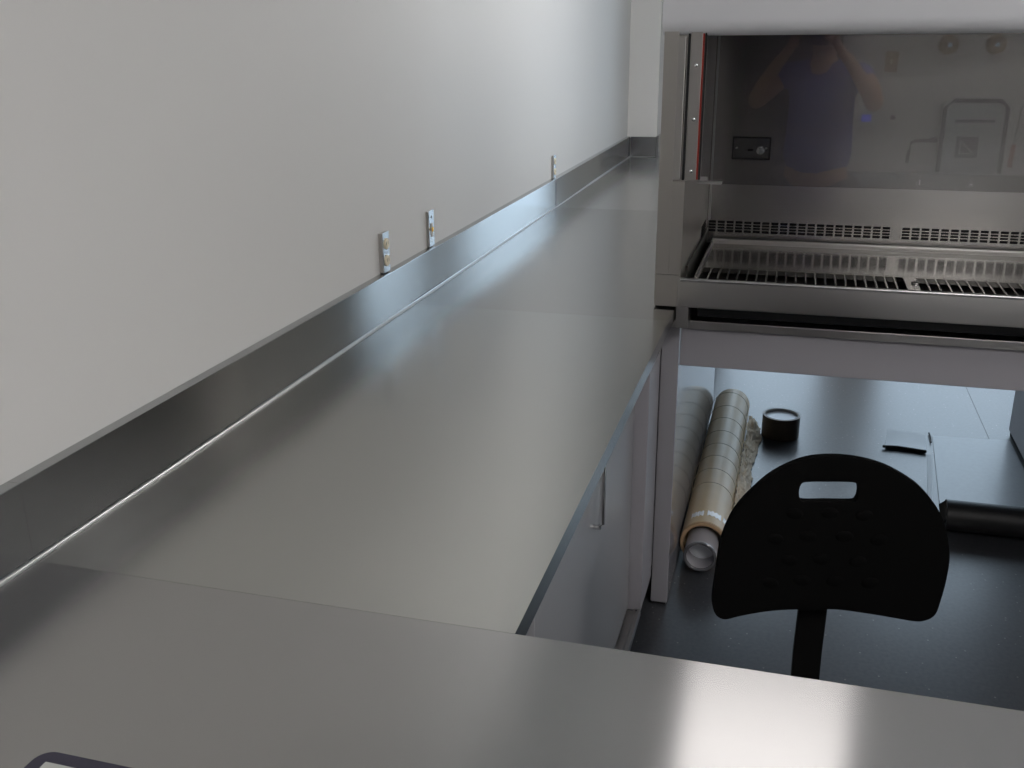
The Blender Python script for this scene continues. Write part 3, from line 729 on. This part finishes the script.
for s in (-1, 1):
    n0 = len(tr); tr += [(P(s*.10, FB, .84), .098), (P(s*.105, FB+.01, .50), .078), (P(s*.11, FB-.02, .12), .066)]; te += [(0, n0), (n0, n0+1), (n0+1, n0+2)]
skin('trousers', tr, te, 'trousers', person)
for s in (-1, 1):
    skin('shoe', [(P(s*.113, FB-.04, .045), (.045, .045)), (P(s*.12, FB+.06, .042), (.047, .04)), (P(s*.128, FB+.16, .032), (.046, .028))], [(0, 1), (1, 2)], 'black_pu', person, 2)
hm = Matrix.Rotation(math.atan2(rt.y, rt.x), 3, 'Z')
bm = bmesh.new(); sphere(bm, P(0, FB+.025, 1.60), .1, (.86, 1.02, .98), hm, 28)
bmesh.ops.bisect_plane(bm, geom=bm.verts[:]+bm.edges[:]+bm.faces[:], plane_co=P(0, FB+.055, 1.60), plane_no=(fw+Vector((0, 0, -.75))).normalized(), clear_outer=True)
o = obj('hair', bm, 'hair', None, True); o.parent = person
o = obj('nose', sphere(bmesh.new(), P(0, FB+.14, 1.553), .014, (.9, 1.2, 1.4), hm), 'skin', None, True); o.parent = person
for s in (-1, 1):
    o = obj('ear', sphere(bmesh.new(), P(s*.083, FB+.05, 1.565), .022, (.35, .8, 1.3), hm), 'skin', None, True); o.parent = person
for s in (-1, 1):
    o = obj('eye', sphere(bmesh.new(), P(s*.031, FB+.128, 1.585), .010, (1.2, .6, .7), hm), 'dark_edge', None, True); o.parent = person
bm = bmesh.new(); sphere(bm, P(0, FB+.133, 1.513), .012, (1.8, .5, .45), hm); o = obj('mouth', bm, 'red', None, True); o.parent = person
# the camera held by the person
pc = thing('photo_camera', tuple(P(0, -.10, 1.49)), 'black photo camera held up in both hands by the person', 'camera')
Rm = Matrix.Translation(P(0, -.085, 1.54)) @ hm.to_4x4()
bm = bmesh.new(); merge(bm, BX(-.065, .065, -.022, .022, -.045, .038, bev=.008), Rm); merge(bm, BX(-.025, .025, -.022, .02, .038, .058, bev=.006), Rm); obj('camera_body', bm, 'black_metal', pc, True)
bm = bmesh.new(); merge(bm, lathe(bmesh.new(), [(.0, .022), (.030, .022), (.032, .03), (.032, .068), (.028, .070), (.026, .062), (.0, .060)], Matrix.Rotation(-PI/2, 4, 'X'), 40), Rm); obj('lens_barrel', bm, 'black_metal', pc, True)

# ------------------------------------------------------------------ daylight through the windows
W = D.worlds.new('sky'); bpy.context.scene.world = W; W.use_nodes = True
nt = W.node_tree; nt.nodes.clear()
wo = nt.nodes.new('ShaderNodeOutputWorld'); bg = nt.nodes.new('ShaderNodeBackground')
bg.inputs[0].default_value = (.70, .84, 1.0, 1); bg.inputs[1].default_value = 2.55
nt.links.new(bg.outputs[0], wo.inputs[0])
for i, (a, b_) in enumerate(WX):
    l = D.lights.new('window_portal', 'AREA'); l.shape = 'RECTANGLE'; l.size = b_-a; l.size_y = WZ[1]-WZ[0]; l.cycles.is_portal = True
    o = D.objects.new('window_portal', l); COL.objects.link(o); o.location = ((a+b_)/2, YF+.14, (WZ[0]+WZ[1])/2); o.rotation_euler = (-PI/2, 0, 0)

# ------------------------------------------------------------------ camera
cam = D.cameras.new('camera'); co = D.objects.new('camera', cam); COL.objects.link(co)
F = Vector((-0.25799399, 0.90882135, -0.32784578)); r_ = Vector((0.9626983, 0.27046382, -0.00783015)); u_ = Vector((-0.08155422, 0.3176367, 0.94469881))
m = Matrix((r_, u_, -F)).transposed().to_4x4(); m.translation = Vector((0.93442245, 0, 1.53808125))
co.matrix_world = m
cam.sensor_width = 36; cam.lens = 997.96/1024*36; cam.clip_start = .005
bpy.context.scene.camera = co
for o in D.objects:
    if 'wloc' in o: del o['wloc']
vs = bpy.context.scene.view_settings
vs.view_transform = 'Standard'; vs.look = 'None'; vs.gamma = 1; vs.use_curve_mapping = False; vs.exposure = 0.17
